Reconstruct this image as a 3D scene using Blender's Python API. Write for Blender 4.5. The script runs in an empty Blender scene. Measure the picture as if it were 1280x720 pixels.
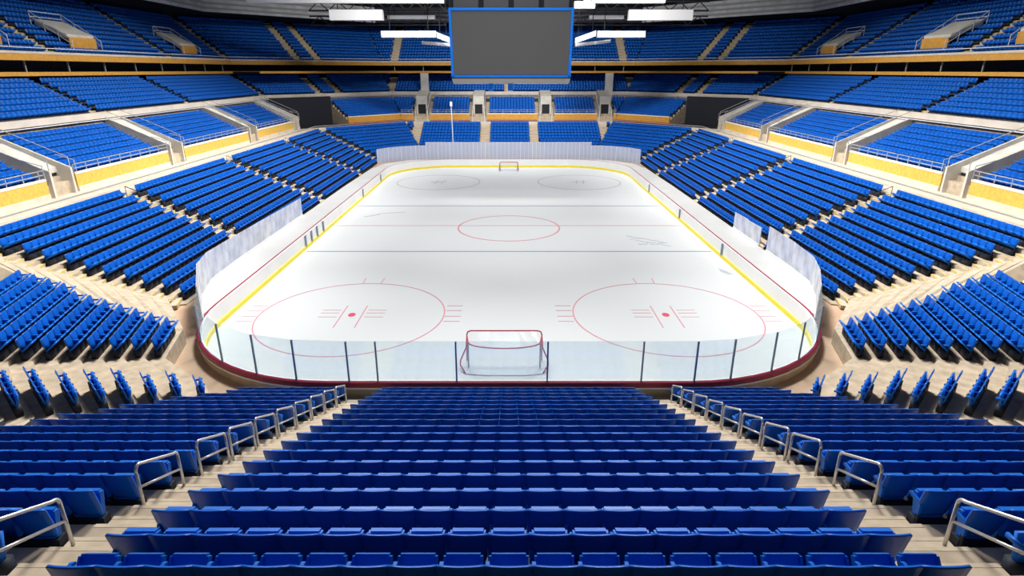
import bpy, math, random
import numpy as np
from mathutils import Vector, Matrix
random.seed(4)
C = bpy.context.scene.collection
SC = bpy.context.scene
PI = math.pi

# ------------------------------------------------------------------ materials
def mat(name, col, rough=0.6, spec=0.4, metal=0.0, noise=0.0, nscale=3.0, bump=0.0, emit=None):
    m = bpy.data.materials.new(name); m.use_nodes = True
    nt = m.node_tree; b = nt.nodes['Principled BSDF']
    b.inputs['Base Color'].default_value = (*col, 1)
    b.inputs['Roughness'].default_value = rough
    b.inputs['Specular IOR Level'].default_value = spec
    b.inputs['Metallic'].default_value = metal
    if noise > 0 or bump > 0:
        tc = nt.nodes.new('ShaderNodeTexCoord'); n = nt.nodes.new('ShaderNodeTexNoise')
        n.inputs['Scale'].default_value = nscale; n.inputs['Detail'].default_value = 6
        nt.links.new(tc.outputs['Object'], n.inputs['Vector'])
        if noise > 0:
            r = nt.nodes.new('ShaderNodeValToRGB')
            r.color_ramp.elements[0].position = 0.3; r.color_ramp.elements[1].position = 0.7
            r.color_ramp.elements[0].color = (*[c * (1 - noise) for c in col], 1)
            r.color_ramp.elements[1].color = (*[min(1, c * (1 + noise)) for c in col], 1)
            nt.links.new(n.outputs['Fac'], r.inputs['Fac']); nt.links.new(r.outputs['Color'], b.inputs['Base Color'])
        if bump > 0:
            bp = nt.nodes.new('ShaderNodeBump'); bp.inputs['Strength'].default_value = bump
            nt.links.new(n.outputs['Fac'], bp.inputs['Height']); nt.links.new(bp.outputs['Normal'], b.inputs['Normal'])
    if emit:
        b.inputs['Emission Color'].default_value = (*emit[:3], 1); b.inputs['Emission Strength'].default_value = emit[3]
    return m

def glassmat(name, tint, milk, milkcol=(0.85, 0.9, 0.95), streak=False, gloss=0.06):
    m = bpy.data.materials.new(name); m.use_nodes = True
    nt = m.node_tree; nt.nodes.clear()
    out = nt.nodes.new('ShaderNodeOutputMaterial')
    tr = nt.nodes.new('ShaderNodeBsdfTransparent'); tr.inputs['Color'].default_value = (*tint, 1)
    df = nt.nodes.new('ShaderNodeBsdfDiffuse'); df.inputs['Color'].default_value = (*milkcol, 1)
    tl = nt.nodes.new('ShaderNodeBsdfTranslucent'); tl.inputs['Color'].default_value = (*milkcol, 1)
    ad = nt.nodes.new('ShaderNodeMixShader'); ad.inputs[0].default_value = 0.5
    nt.links.new(df.outputs[0], ad.inputs[1]); nt.links.new(tl.outputs[0], ad.inputs[2])
    gl = nt.nodes.new('ShaderNodeBsdfGlossy'); gl.inputs['Roughness'].default_value = 0.08
    m1 = nt.nodes.new('ShaderNodeMixShader'); m1.inputs[0].default_value = milk
    nt.links.new(tr.outputs[0], m1.inputs[1]); nt.links.new(ad.outputs[0], m1.inputs[2])
    if streak:
        tc = nt.nodes.new('ShaderNodeTexCoord'); mp = nt.nodes.new('ShaderNodeMapping'); mp.inputs['Scale'].default_value = (0.9, 0.9, 0.5)
        n = nt.nodes.new('ShaderNodeTexNoise'); n.inputs['Scale'].default_value = 1.5; n.inputs['Detail'].default_value = 5
        mr = nt.nodes.new('ShaderNodeMapRange'); mr.inputs[1].default_value = 0.35; mr.inputs[2].default_value = 0.65
        mr.inputs[3].default_value = milk * 0.7; mr.inputs[4].default_value = min(1, milk * 1.35)
        nt.links.new(tc.outputs['Object'], mp.inputs[0]); nt.links.new(mp.outputs[0], n.inputs['Vector'])
        nt.links.new(n.outputs['Fac'], mr.inputs[0]); nt.links.new(mr.outputs[0], m1.inputs[0])
    m2 = nt.nodes.new('ShaderNodeMixShader'); m2.inputs[0].default_value = gloss
    nt.links.new(m1.outputs[0], m2.inputs[1]); nt.links.new(gl.outputs[0], m2.inputs[2])
    nt.links.new(m2.outputs[0], out.inputs['Surface'])
    return m

M = {}
M['seat'] = mat('seat_plastic', (0.002, 0.094, 0.47), 0.36, 0.3, noise=0.10, nscale=1.3)
M['pan'] = mat('seat_pan_plastic', (0.002, 0.130, 0.60), 0.38, 0.3)
M['bracket_and_shade'] = mat('bracket_metal_and_shade', (0.012, 0.016, 0.03), 0.6, 0.3)  # also colours the under-seat boxes that stand for shade
M['conc'] = mat('stand_concrete', (0.47, 0.39, 0.295), 0.85, 0.15, noise=0.2, nscale=2.5, bump=0.1)
M['step'] = mat('step_concrete', (0.55, 0.46, 0.35), 0.85, 0.15, noise=0.12, nscale=4, bump=0.1)
M['nosing'] = mat('step_nosing', (0.55, 0.44, 0.16), 0.7, 0.2, noise=0.3, nscale=8)
M['floor'] = mat('concourse_floor', (0.58, 0.40, 0.28), 0.8, 0.2, noise=0.12, nscale=0.7)
M['ice'] = mat('ice_surface', (0.60, 0.63, 0.66), 0.5, 0.1, noise=0.02, nscale=0.12)
M['redline'] = mat('ice_red_paint', (0.62, 0.25, 0.32), 0.5)
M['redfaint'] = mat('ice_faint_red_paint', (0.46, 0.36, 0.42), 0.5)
M['redspot'] = mat('ice_red_spot', (0.62, 0.07, 0.13), 0.5)
M['bluline'] = mat('ice_blue_paint', (0.20, 0.28, 0.40), 0.5)
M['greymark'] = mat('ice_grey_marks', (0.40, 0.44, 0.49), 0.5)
M['boardw'] = mat('board_white', (0.80, 0.80, 0.80), 0.5, 0.2, noise=0.04, nscale=0.5)
M['kick'] = mat('kick_plate_yellow', (0.80, 0.66, 0.03), 0.45)
M['cap'] = mat('cap_rail_red', (0.26, 0.012, 0.04), 0.45)
M['tan'] = mat('board_outer_tan', (0.44, 0.36, 0.23), 0.7, noise=0.2, nscale=0.8)
M['apron'] = mat('apron_white', (0.50, 0.51, 0.52), 0.6, 0.2, noise=0.06, nscale=0.4)
M['glass'] = glassmat('rink_glass', (0.90, 0.95, 0.97), 0.08)
M['milky'] = glassmat('side_glass', (0.9, 0.94, 0.97), 0.66, (0.95, 0.97, 1.0), streak=True)
M['farglass'] = glassmat('far_glass', (0.85, 0.9, 0.97), 0.58, (0.88, 0.92, 1.0))
M['post'] = mat('glass_post', (0.16, 0.24, 0.32), 0.4, metal=0.3)
M['lightpost'] = mat('light_post', (0.68, 0.72, 0.80), 0.4)
M['steel'] = mat('galvanised_rail', (0.62, 0.61, 0.59), 0.32, metal=0.55, noise=0.12, nscale=9)
M['goalred'] = mat('goal_red', (0.50, 0.05, 0.10), 0.4)
M['net'] = glassmat('goal_net', (0.95, 0.96, 0.97), 0.07, gloss=0.02)
M['orange'] = mat('fascia_orange', (0.62, 0.31, 0.05), 0.55, noise=0.12, nscale=3.2)
M['amber'] = mat('fascia_amber', (0.66, 0.42, 0.08), 0.6, noise=0.15, nscale=4)
M['ledge'] = mat('ledge_beige', (0.62, 0.55, 0.46), 0.7, noise=0.1, nscale=0.8)
M['maroon'] = mat('fascia_maroon', (0.22, 0.04, 0.03), 0.6)
M['paleg'] = mat('parapet_grey', (0.60, 0.58, 0.53), 0.75, noise=0.12, nscale=1.2)
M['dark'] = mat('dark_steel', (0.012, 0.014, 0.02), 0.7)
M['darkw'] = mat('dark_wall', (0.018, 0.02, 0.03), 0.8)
M['roofg'] = mat('roof_grey', (0.50, 0.52, 0.53), 0.6, noise=0.2, nscale=0.8)
M['white'] = mat('white_paint', (0.74, 0.75, 0.75), 0.5)
M['greyp'] = mat('grey_panel', (0.07, 0.075, 0.08), 0.6)
M['screen'] = mat('screen_grey', (0.05, 0.05, 0.05), 0.6, 0.2, emit=(0.052, 0.052, 0.052, 1.0))
M['bframe'] = mat('frame_blue', (0.01, 0.22, 0.9), 0.4)
M['silver'] = mat('silver_trim', (0.32, 0.31, 0.29), 0.5)
M['crimson'] = mat('crimson_panel', (0.5, 0.03, 0.09), 0.5)

# ------------------------------------------------------------------ mesh helpers
class MB:
    def __init__(s): s.v = []; s.f = []; s.mi = []; s.m = 0; s.T = None
    def add(s, vs, fs):
        b = len(s.v)
        for p in vs: s.v.append(tuple(s.T @ Vector(p)) if s.T else tuple(p))
        for f in fs: s.f.append(tuple(i + b for i in f)); s.mi.append(s.m)
    def box(s, x0, x1, y0, y1, z0, z1):
        s.hexa([(x0, y0, z0), (x1, y0, z0), (x1, y1, z0), (x0, y1, z0), (x0, y0, z1), (x1, y0, z1), (x1, y1, z1), (x0, y1, z1)])
    def hexa(s, p):
        s.add(p, [(0, 3, 2, 1), (4, 5, 6, 7), (0, 1, 5, 4), (1, 2, 6, 5), (2, 3, 7, 6), (3, 0, 4, 7)])
    def quad(s, a, b, c, d): s.add([a, b, c, d], [(0, 1, 2, 3)])
    def tube(s, pts, r, n=8, closed=False):
        pts = [Vector(p) for p in pts]; rings = []; k = len(pts); prev = None
        for i, p in enumerate(pts):
            if closed: t = pts[(i + 1) % k] - pts[i - 1]
            else: t = pts[min(i + 1, k - 1)] - pts[max(i - 1, 0)]
            t.normalize()
            if prev is None:
                a = Vector((0, 0, 1)) if abs(t.z) < 0.9 else Vector((1, 0, 0))
                u = t.cross(a).normalized()
            else:
                u = (prev - t * prev.dot(t)).normalized()
            prev = u; w = t.cross(u)
            rings.append([p + u * (r * math.cos(2 * PI * j / n)) + w * (r * math.sin(2 * PI * j / n)) for j in range(n)])
        vs = [q for R in rings for q in R]; fs = []
        for i in range(k if closed else k - 1):
            j2 = (i + 1) % k
            for j in range(n): fs.append((i * n + j, i * n + (j + 1) % n, j2 * n + (j + 1) % n, j2 * n + j))
        if not closed: fs += [tuple(range(n))[::-1], tuple((k - 1) * n + j for j in range(n))]
        s.add(vs, fs)
    def prism(s, poly, z0, z1):
        n = len(poly)
        s.add([(x, y, z0) for x, y in poly] + [(x, y, z1) for x, y in poly],
              [tuple(range(n))[::-1], tuple(range(n, 2 * n))] + [(i, (i + 1) % n, n + (i + 1) % n, n + i) for i in range(n)])
    def sweep(s, path, prof, closed=False):
        """path: list of (pos2d, normal2d); prof: list of (offset, z) closed profile"""
        n = len(prof); k = len(path); vs = []
        for (p, nn) in path:
            for (o, z) in prof: vs.append((p[0] + nn[0] * o, p[1] + nn[1] * o, z))
        fs = []
        for i in range(k if closed else k - 1):
            j2 = (i + 1) % k
            for j in range(n): fs.append((i * n + j, i * n + (j + 1) % n, j2 * n + (j + 1) % n, j2 * n + j))
        if not closed: fs += [tuple(range(n))[::-1], tuple((k - 1) * n + j for j in range(n))]
        s.add(vs, fs)
    def build(s, name, mats, parent=None, smooth=False):
        me = bpy.data.meshes.new(name); me.from_pydata(s.v, [], s.f)
        if not isinstance(mats, (list, tuple)): mats = [mats]
        for m in mats: me.materials.append(m)
        if len(mats) > 1: me.polygons.foreach_set('material_index', s.mi)
        if smooth: me.polygons.foreach_set('use_smooth', [True] * len(me.polygons))
        me.update()
        import bmesh
        bm = bmesh.new(); bm.from_mesh(me); bmesh.ops.recalc_face_normals(bm, faces=bm.faces); bm.to_mesh(me); bm.free()
        o = bpy.data.objects.new(name, me); C.objects.link(o)
        if parent: o.parent = parent
        return o

def tag(o, label=None, cat=None, group=None, kind=None):
    if label: o['label'] = label
    if cat: o['category'] = cat
    if group: o['group'] = group
    if kind: o['kind'] = kind
    return o
def empty(name, loc=(0, 0, 0), rz=0):
    o = bpy.data.objects.new(name, None); C.objects.link(o); o.location = loc; o.rotation_euler = (0, 0, rz)
    o.empty_display_size = 0.2
    return o
def struct(o, label=None): return tag(o, label, None, None, 'structure')
ORD = ['', 'first', 'second', 'third', 'fourth', 'fifth', 'sixth', 'seventh', 'eighth', 'ninth', 'tenth', 'eleventh', 'twelfth', 'thirteenth',
       'fourteenth', 'fifteenth', 'sixteenth', 'seventeenth', 'eighteenth', 'nineteenth', 'twentieth', 'twenty-first', 'twenty-second',
       'twenty-third', 'twenty-fourth', 'twenty-fifth', 'twenty-sixth', 'twenty-seventh', 'twenty-eighth', 'twenty-ninth', 'thirtieth']

# ------------------------------------------------------------------ camera
TH = math.radians(20.2); FPX = 740.0; CX = 636.0; EYE = Vector((0, 0, 12.44))
cam = bpy.data.cameras.new('camera'); co = bpy.data.objects.new('camera', cam); C.objects.link(co)
co.location = EYE; co.rotation_euler = (PI / 2 - TH, 0, 0)
cam.sensor_width = 36; cam.lens = FPX / 1280 * 36; cam.shift_x = (640 - CX) / 1280; cam.clip_end = 400
SC.camera = co
def project(x, y, z):
    zc = y * math.cos(TH) + (EYE.z - z) * math.sin(TH); yc = (EYE.z - z) * math.cos(TH) - y * math.sin(TH)
    if zc < 0.5: return None
    return CX + FPX * x / zc, 360 + FPX * yc / zc, zc

# ------------------------------------------------------------------ the bowl's base line (back of the front seat row)
LV = [(-10.4, 19.4), (-13.19, 21.61), (-18.1, 29.8), (-18.1, 82.0), (-12.5, 88.0)]
BV = LV + [(-x, y) for x, y in LV[::-1]]
NE = len(BV)
def enorm(i):
    a, b = BV[i], BV[(i + 1) % NE]; dx, dy = b[0] - a[0], b[1] - a[1]; l = math.hypot(dx, dy)
    return (-dy / l, dx / l), (dx / l, dy / l)
def mitre(i):
    n1 = enorm((i - 1) % NE)[0]; n2 = enorm(i)[0]; d = 1 + n1[0] * n2[0] + n1[1] * n2[1]
    return ((n1[0] + n2[0]) / d, (n1[1] + n2[1]) / d)
MI = [mitre(i) for i in range(NE)]
def ov(i, o): i %= NE; return (BV[i][0] + MI[i][0] * o, BV[i][1] + MI[i][1] * o)
def path(edges): return [(BV[i % NE], MI[i % NE]) for i in edges]
ARC = list(range(1, 10 - 1))     # vertices 1..8: both corners, both sides and the far end
E_CHAM_L, E_COR_L, E_SIDE_L, E_FARC_L, E_FAR, E_FARC_R, E_SIDE_R, E_COR_R, E_CHAM_R, E_NEAR = range(10)

RUN, RISE = 0.818, 0.352
zf_low = lambda k: 0.5 + RISE * k
# tiers: rows (offset, floor height)
TIER = {
    'lower': [(RUN * k, zf_low(k)) for k in range(11)],
    'near': [(RUN * k, zf_low(k)) for k in range(20)],
    'middle': [(12.15 + 0.65 * k, 5.45 + 0.33 * k) for k in range(7)],
    'club': [(17.5 + 0.7 * k, 8.8 + 0.36 * k) for k in range(7)],
    'upper': [(22.7 + 0.75 * k, 13.55 + 0.5 * k) for k in range(12)],
}
SIDE_AISLES = {'lower': [40.6, 56.2, 71.6], 'middle': [39.2, 53.6, 70.4, 85.0], 'club': [37.0, 52.6, 68.2], 'upper': [43.5, 56.5, 76.0]}
FAR_AISLES = {'lower': [-14.2, -3.6, 3.9, 14.6], 'middle': [-14.1, -4.9, 6.0, 15.6], 'club': [-20.0, 0.0, 21.0], 'upper': [-20.0, -7, 7, 20.0]}
AW = {'lower': 1.25, 'near': 1.25, 'middle': 3.0, 'club': 1.2, 'upper': 1.3}

CT = 0.42
CORNER = [tuple((1 - CT) * BV[3][i] + CT * BV[4][i] for i in (0, 1)), tuple((1 - CT) * BV[6][i] + CT * BV[5][i] for i in (0, 1))]
FARC_AISLES = (0.28, 0.72)
def farc_point(e, t):
    a, b = (BV[3], BV[4]) if e == E_FARC_L else (BV[6], BV[5])
    return tuple((1 - t) * a[i] + t * b[i] for i in (0, 1))
def spans(tier, e, o):
    """free intervals (along-edge coordinate from the offset start vertex) for one row"""
    a, b = ov(e, o), ov(e + 1, o); n, d = enorm(e); L = math.hypot(b[0] - a[0], b[1] - a[1])
    m0 = m1 = 0.05
    cuts = []
    if e in (E_SIDE_L, E_SIDE_R):
        for y in SIDE_AISLES[tier]: cuts.append(((y - a[1]) * d[1], AW[tier]))
        m0 = m1 = 0.65 if tier != 'middle' else 0.3
    elif e == E_FAR:
        for x in FAR_AISLES[tier]: cuts.append((x - a[0], AW[tier]))
    elif e in (E_FARC_L, E_FARC_R):
        if tier == 'middle':
            c = (CORNER[0 if e == E_FARC_L else 1][0] + n[0] * o - a[0]) * d[0] + (CORNER[0 if e == E_FARC_L else 1][1] + n[1] * o - a[1]) * d[1]
            if e == E_FARC_L: m0 = c + 0.1
            else: m1 = L - c + 0.1
        if tier in ('lower', 'club', 'upper'):
            for t in FARC_AISLES if tier != 'lower' else ():
                p = farc_point(e, t); cuts.append(((p[0] + n[0] * o - a[0]) * d[0] + (p[1] + n[1] * o - a[1]) * d[1], AW[tier]))
            if e == E_FARC_L: m0 = 0.65
            else: m1 = 0.65
    elif e == E_NEAR:
        for x in (-5.43, 5.43): cuts.append(((x - a[0]) * d[0], 1.4))
        m0 = m1 = 0.12
    elif e in (E_CHAM_L, E_COR_R): m0, m1 = 0.75, 0.65
    elif e in (E_COR_L, E_CHAM_R): m0, m1 = 0.65, 0.75
    if e == E_COR_L: m1 = 0.65
    if e == E_COR_R: m0 = 0.65
    out = []; s = m0
    for c, w in sorted(cuts):
        if c - w / 2 > s: out.append((s, min(c - w / 2, L - m1)))
        s = max(s, c + w / 2)
    if L - m1 > s: out.append((s, L - m1))
    return a, d, n, out

PITCH = 0.497
SEATS = []   # (x, y, z, heading, tier, edge, row, section, index, count)
def fill(tier, edges, rows=None, skip=()):
    for e in edges:
        for k, (o, z) in enumerate(TIER[tier]):
            if rows and k not in rows: continue
            if (e, k) in skip: continue
            a, d, n, sp = spans(tier, e, o)
            for si, (s0, s1) in enumerate(sp):
                c = int((s1 - s0 + 0.02) / PITCH)
                if c < 1: continue
                off = s0 + (s1 - s0 - c * PITCH) / 2
                if e == E_NEAR and len(sp) == 3 and si != 1:
                    off = s0 if si == 2 else s1 - c * PITCH
                for q in range(c):
                    t = off + PITCH * (q + 0.5)
                    SEATS.append((a[0] + d[0] * t, a[1] + d[1] * t, z, math.atan2(n[0], -n[1]), tier, e, k, si, q, c))
fill('near', [E_NEAR], rows=range(19))
# the two flatter corner blocks beside the near stand: short rows with a bend
NJ = 11
cf = lambda j: 1.20 + 0.18 * j
cA = lambda j: Vector((-14.7 - 0.567 * j, 22.0 - 0.40 * j)); cB = lambda j: Vector((-15.5 - 0.70 * j, 25.0 + 0.083 * j))
cC = lambda j: Vector((-11.75 - 0.78 * j, 19.45 - 0.27 * j)); cD = lambda j: Vector((-10.75 - 0.58 * j, 18.0 - 0.38 * j))
def corner_rows():
    for j in range(NJ):
        for P, Q, t0, t1, e in ((cA(j), cB(j), 0.1, 0.05, E_COR_L), (cD(j), cC(j), 0.35, 0.05, E_CHAM_L)):
            d = (Q - P); L = d.length; d.normalize(); n = Vector((-d.y, d.x))    # outward
            c = int((L - t0 - t1) / PITCH)
            for q in range(c):
                w = P + d * (t0 + PITCH * (q + 0.5)); h = math.atan2(n.x, -n.y)
                SEATS.append((w.x, w.y, cf(j), h, 'corner', e, j, 0, q, c))
                SEATS.append((-w.x, w.y, cf(j), -h, 'corner', 9 - e - 1 if e == E_CHAM_L else E_COR_R, j, 0, q, c))
corner_rows()
fill('lower', [E_SIDE_L, E_FARC_L, E_FAR, E_FARC_R, E_SIDE_R])
fill('middle', [E_COR_L, E_SIDE_L, E_FARC_L, E_FARC_R, E_FAR, E_SIDE_R, E_COR_R])
fill('club', [E_COR_L, E_SIDE_L, E_FARC_L, E_FAR, E_FARC_R, E_SIDE_R, E_COR_R])
fill('upper', [E_COR_L, E_SIDE_L, E_FARC_L, E_FAR, E_FARC_R, E_SIDE_R, E_COR_R])

# ------------------------------------------------------------------ one seat, with its parts
def panel(mb, levels, nx, thick, curve):
    """curved slab: levels = (z, y, halfwidth); front and back skins joined by a rim"""
    xs = [-1 + 2 * i / (nx - 1) for i in range(nx)]; nl = len(levels); vs = []
    for side in (0, 1):
        for (z, y, w) in levels:
            for x in xs: vs.append((x * w, y + curve * x * x + (thick if side else 0), z))
    fs = []; S = nl * nx
    for j in range(nl - 1):
        for i in range(nx - 1):
            q = j * nx + i
            fs.append((q, q + 1, q + nx + 1, q + nx)); fs.append((S + q, S + q + nx, S + q + nx + 1, S + q + 1))
    rim = [i for i in range(nx)] + [j * nx + nx - 1 for j in range(1, nl)] + [(nl - 1) * nx + i for i in range(nx - 2, -1, -1)] + [j * nx for j in range(nl - 2, 0, -1)]
    for a, b in zip(rim, rim[1:] + rim[:1]): fs.append((a, S + a, S + b, b))
    mb.add(vs, fs)
def back_mb(mb):
    panel(mb, [(0.34, 0.085, 0.20), (0.38, 0.075, 0.222), (0.50, 0.05, 0.242), (0.68, 0.015, 0.2478), (0.82, -0.016, 0.248), (0.848, -0.022, 0.2475), (0.856, -0.022, 0.244)], 7, 0.036, 0.02)
def tilt(y0, z0, ang): return Matrix.Translation((0, y0, z0)) @ Matrix.Rotation(ang, 4, 'X')
def pan_mb(mb, ang=77, z=0.285):
    mb.T = tilt(0.125, z, math.radians(ang))
    panel_pts = [(-0.205, 0.0), (0.205, 0.0), (0.215, 0.08), (0.205, 0.40), (0.17, 0.43), (-0.17, 0.43), (-0.205, 0.40), (-0.215, 0.08)]
    mb.prism(panel_pts, -0.03, 0.0)
    for (x0, x1, y0, y1) in ((-0.218, -0.175, 0.03, 0.41), (0.175, 0.218, 0.03, 0.41), (-0.19, 0.19, 0.385, 0.435), (-0.19, 0.19, 0.0, 0.035)):
        mb.hexa([(x0, y0, -0.045), (x1, y0, -0.045), (x1, y1, -0.045), (x0, y1, -0.045), (x0 + .006, y0 + .006, 0.032), (x1 - .006, y0 + .006, 0.032), (x1 - .006, y1 - .006, 0.032), (x0 + .006, y1 - .006, 0.032)])
    mb.T = None
def arm_mb(mb, x=-PITCH / 2 + 0.0225):
    w = 0.021
    pr = [(0.03, 0.57), (0.10, 0.625), (0.27, 0.64), (0.31, 0.62), (0.31, 0.59), (0.12, 0.56), (0.09, 0.40), (0.03, 0.40)]
    n = len(pr)
    mb.add([(x - w, y, z) for y, z in pr] + [(x + w, y, z) for y, z in pr],
           [tuple(range(n))[::-1], tuple(range(n, 2 * n))] + [(i, (i + 1) % n, n + (i + 1) % n, n + i) for i in range(n)])
def leg_shade_mb(mb, x=-PITCH / 2 + 0.032):
    mb.box(x - 0.018, x + 0.018, 0.035, 0.095, 0.0, 0.40)
    mb.box(x - 0.03, x + 0.03, 0.0, 0.16, 0.0, 0.02)
    mb.box(-PITCH / 2 + 0.001, PITCH / 2 - 0.001, 0.07, 0.22, 0.03, 0.30)  # dark box added in place of the shade under the seat

def in_frame(sx, sy, sz):
    p = project(sx, sy, sz + 0.7)
    return p and -8 < p[0] < 1288 and -5 < p[1] < 728
cand = [i for i, s in enumerate(SEATS) if s[4] == 'near' and in_frame(*s[:3])]
cand.sort(key=lambda i: project(*SEATS[i][:3])[2])
near_ids = cand[:305]
near_set = set(near_ids)

proto = None
def seat_label(s):
    _, _, _, _, _, e, k, si, q, c = s
    row = ORD[19 - k]
    if e == E_NEAR and si == 1:   # edge runs towards -x, so index 0 is at the +x end
        i = c - 1 - q
        pos = 'leftmost' if i == 0 else 'rightmost' if i == c - 1 else (ORD[i + 1] + ' from left' if i <= c // 2 else ORD[c - i] + ' from right')
        return f'blue folding seat in central block, {row} row up from photo bottom, {pos}'
    side = 'left' if si == 2 else 'right'
    i = q if si == 2 else c - 1 - q
    return f'blue folding seat in {side} block level with {row} central row from bottom, {ORD[i + 1]} from handrails'
for i in sorted(near_ids, key=lambda i: (-SEATS[i][6], SEATS[i][7], SEATS[i][8])):
    s = SEATS[i]
    if proto is None:
        r = empty('stadium_seat')
        b = MB(); back_mb(b); b.build('backrest', M['seat'], r, True)
        b = MB(); pan_mb(b); b.build('seat_pan', M['pan'], r)
        b = MB(); arm_mb(b); b.build('armrest', M['pan'], r)
        b = MB(); leg_shade_mb(b); b.build('bracket_and_shade', M['bracket_and_shade'], r)
        proto = r
        b = MB(); pan_mb(b, 50, 0.31); lowered = b.build('seat_pan', M['pan'])
        b = MB(); pan_mb(b, 73, 0.295); middling = b.build('seat_pan', M['pan'])
        folded = [c for c in r.children if c.name.startswith('seat_pan')][0].data
        pans = {18: lowered.data, 17: middling.data}
        for o in (lowered, middling): bpy.data.objects.remove(o)
    else:
        r = proto.copy(); C.objects.link(r)
        for ch in list(proto.children):
            c = ch.copy(); C.objects.link(c); c.parent = r
    r.location = s[:3]; r.rotation_euler = (0, 0, s[3])
    if s[6] in pans:
        for ch in r.children:
            if ch.name.startswith('seat_pan'): ch.data = pans[s[6]]
    elif r is not proto:
        for ch in r.children:
            if ch.name.startswith('seat_pan'): ch.data = folded
    tag(r, seat_label(s), 'seat', 'blue folding seats in the nearest rows')

# ------------------------------------------------------------------ all other seats: one object
def lod(up):
    b = MB()
    panel(b, [(0.36, 0.07, 0.21), (0.60, 0.03, 0.244), (0.83, -0.016, 0.246), (0.856, -0.02, 0.238)], 3, 0.036, 0.02)
    n1 = len(b.f)
    b.m = 1
    b.T = tilt(0.125 if up else 0.10, 0.29 if up else 0.36, math.radians(77 if up else 40)); b.box(-0.22, 0.22, 0, 0.42 if up else 0.46, -0.035, 0.03); b.T = None
    b.box(-PITCH / 2 - .02, -PITCH / 2 + .02, 0.05, 0.30, 0.57, 0.63)
    b.m = 2
    b.box(-PITCH / 2, PITCH / 2, 0.03, 0.24, 0.02, 0.34)  # under-seat shade, drawn as a dark box across the pitch
    return np.array(b.v), b.f, b.mi
rest = [s for i, s in enumerate(SEATS) if i not in near_set]
VV, FF, MM = [], [], []; base = 0
for up in (True, False):
    lv, lf, lmi = lod(up)
    part = [s for s in rest if (s[4] == 'near' or s[4] == 'corner' and s[5] in (E_CHAM_L, E_CHAM_R)) == up]
    N = len(part); nv = len(lv)
    ca = np.array([math.cos(s[3]) for s in part]); sa = np.array([math.sin(s[3]) for s in part]); pos = np.array([s[:3] for s in part])
    V = np.empty((N, nv, 3))
    V[:, :, 0] = pos[:, None, 0] + ca[:, None] * lv[None, :, 0] - sa[:, None] * lv[None, :, 1]
    V[:, :, 1] = pos[:, None, 1] + sa[:, None] * lv[None, :, 0] + ca[:, None] * lv[None, :, 1]
    V[:, :, 2] = pos[:, None, 2] + lv[None, :, 2]
    VV.append(V.reshape(-1)); FF.append((np.array(lf)[None] + (base + np.arange(N) * nv)[:, None, None]).reshape(-1)); MM.append(np.tile(np.array(lmi, dtype=np.int32), N))
    base += N * nv
VV = np.concatenate(VV); FF = np.concatenate(FF); MM = np.concatenate(MM); nf = len(MM)
me = bpy.data.meshes.new('stadium_seating')
me.vertices.add(len(VV) // 3); me.vertices.foreach_set('co', VV)
me.loops.add(nf * 4); me.loops.foreach_set('vertex_index', FF.astype(np.int32))
me.polygons.add(nf); me.polygons.foreach_set('loop_start', np.arange(nf, dtype=np.int32) * 4)
me.polygons.foreach_set('material_index', MM)
for m in (M['seat'], M['pan'], M['bracket_and_shade']): me.materials.append(m)
me.update(calc_edges=True)
o = bpy.data.objects.new('stadium_seating', me); C.objects.link(o)
tag(o, 'thousands of blue folding seats filling the stands all around the rink', 'seating', None, 'stuff')
print('seats', len(SEATS), 'individual', len(near_ids))

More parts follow.
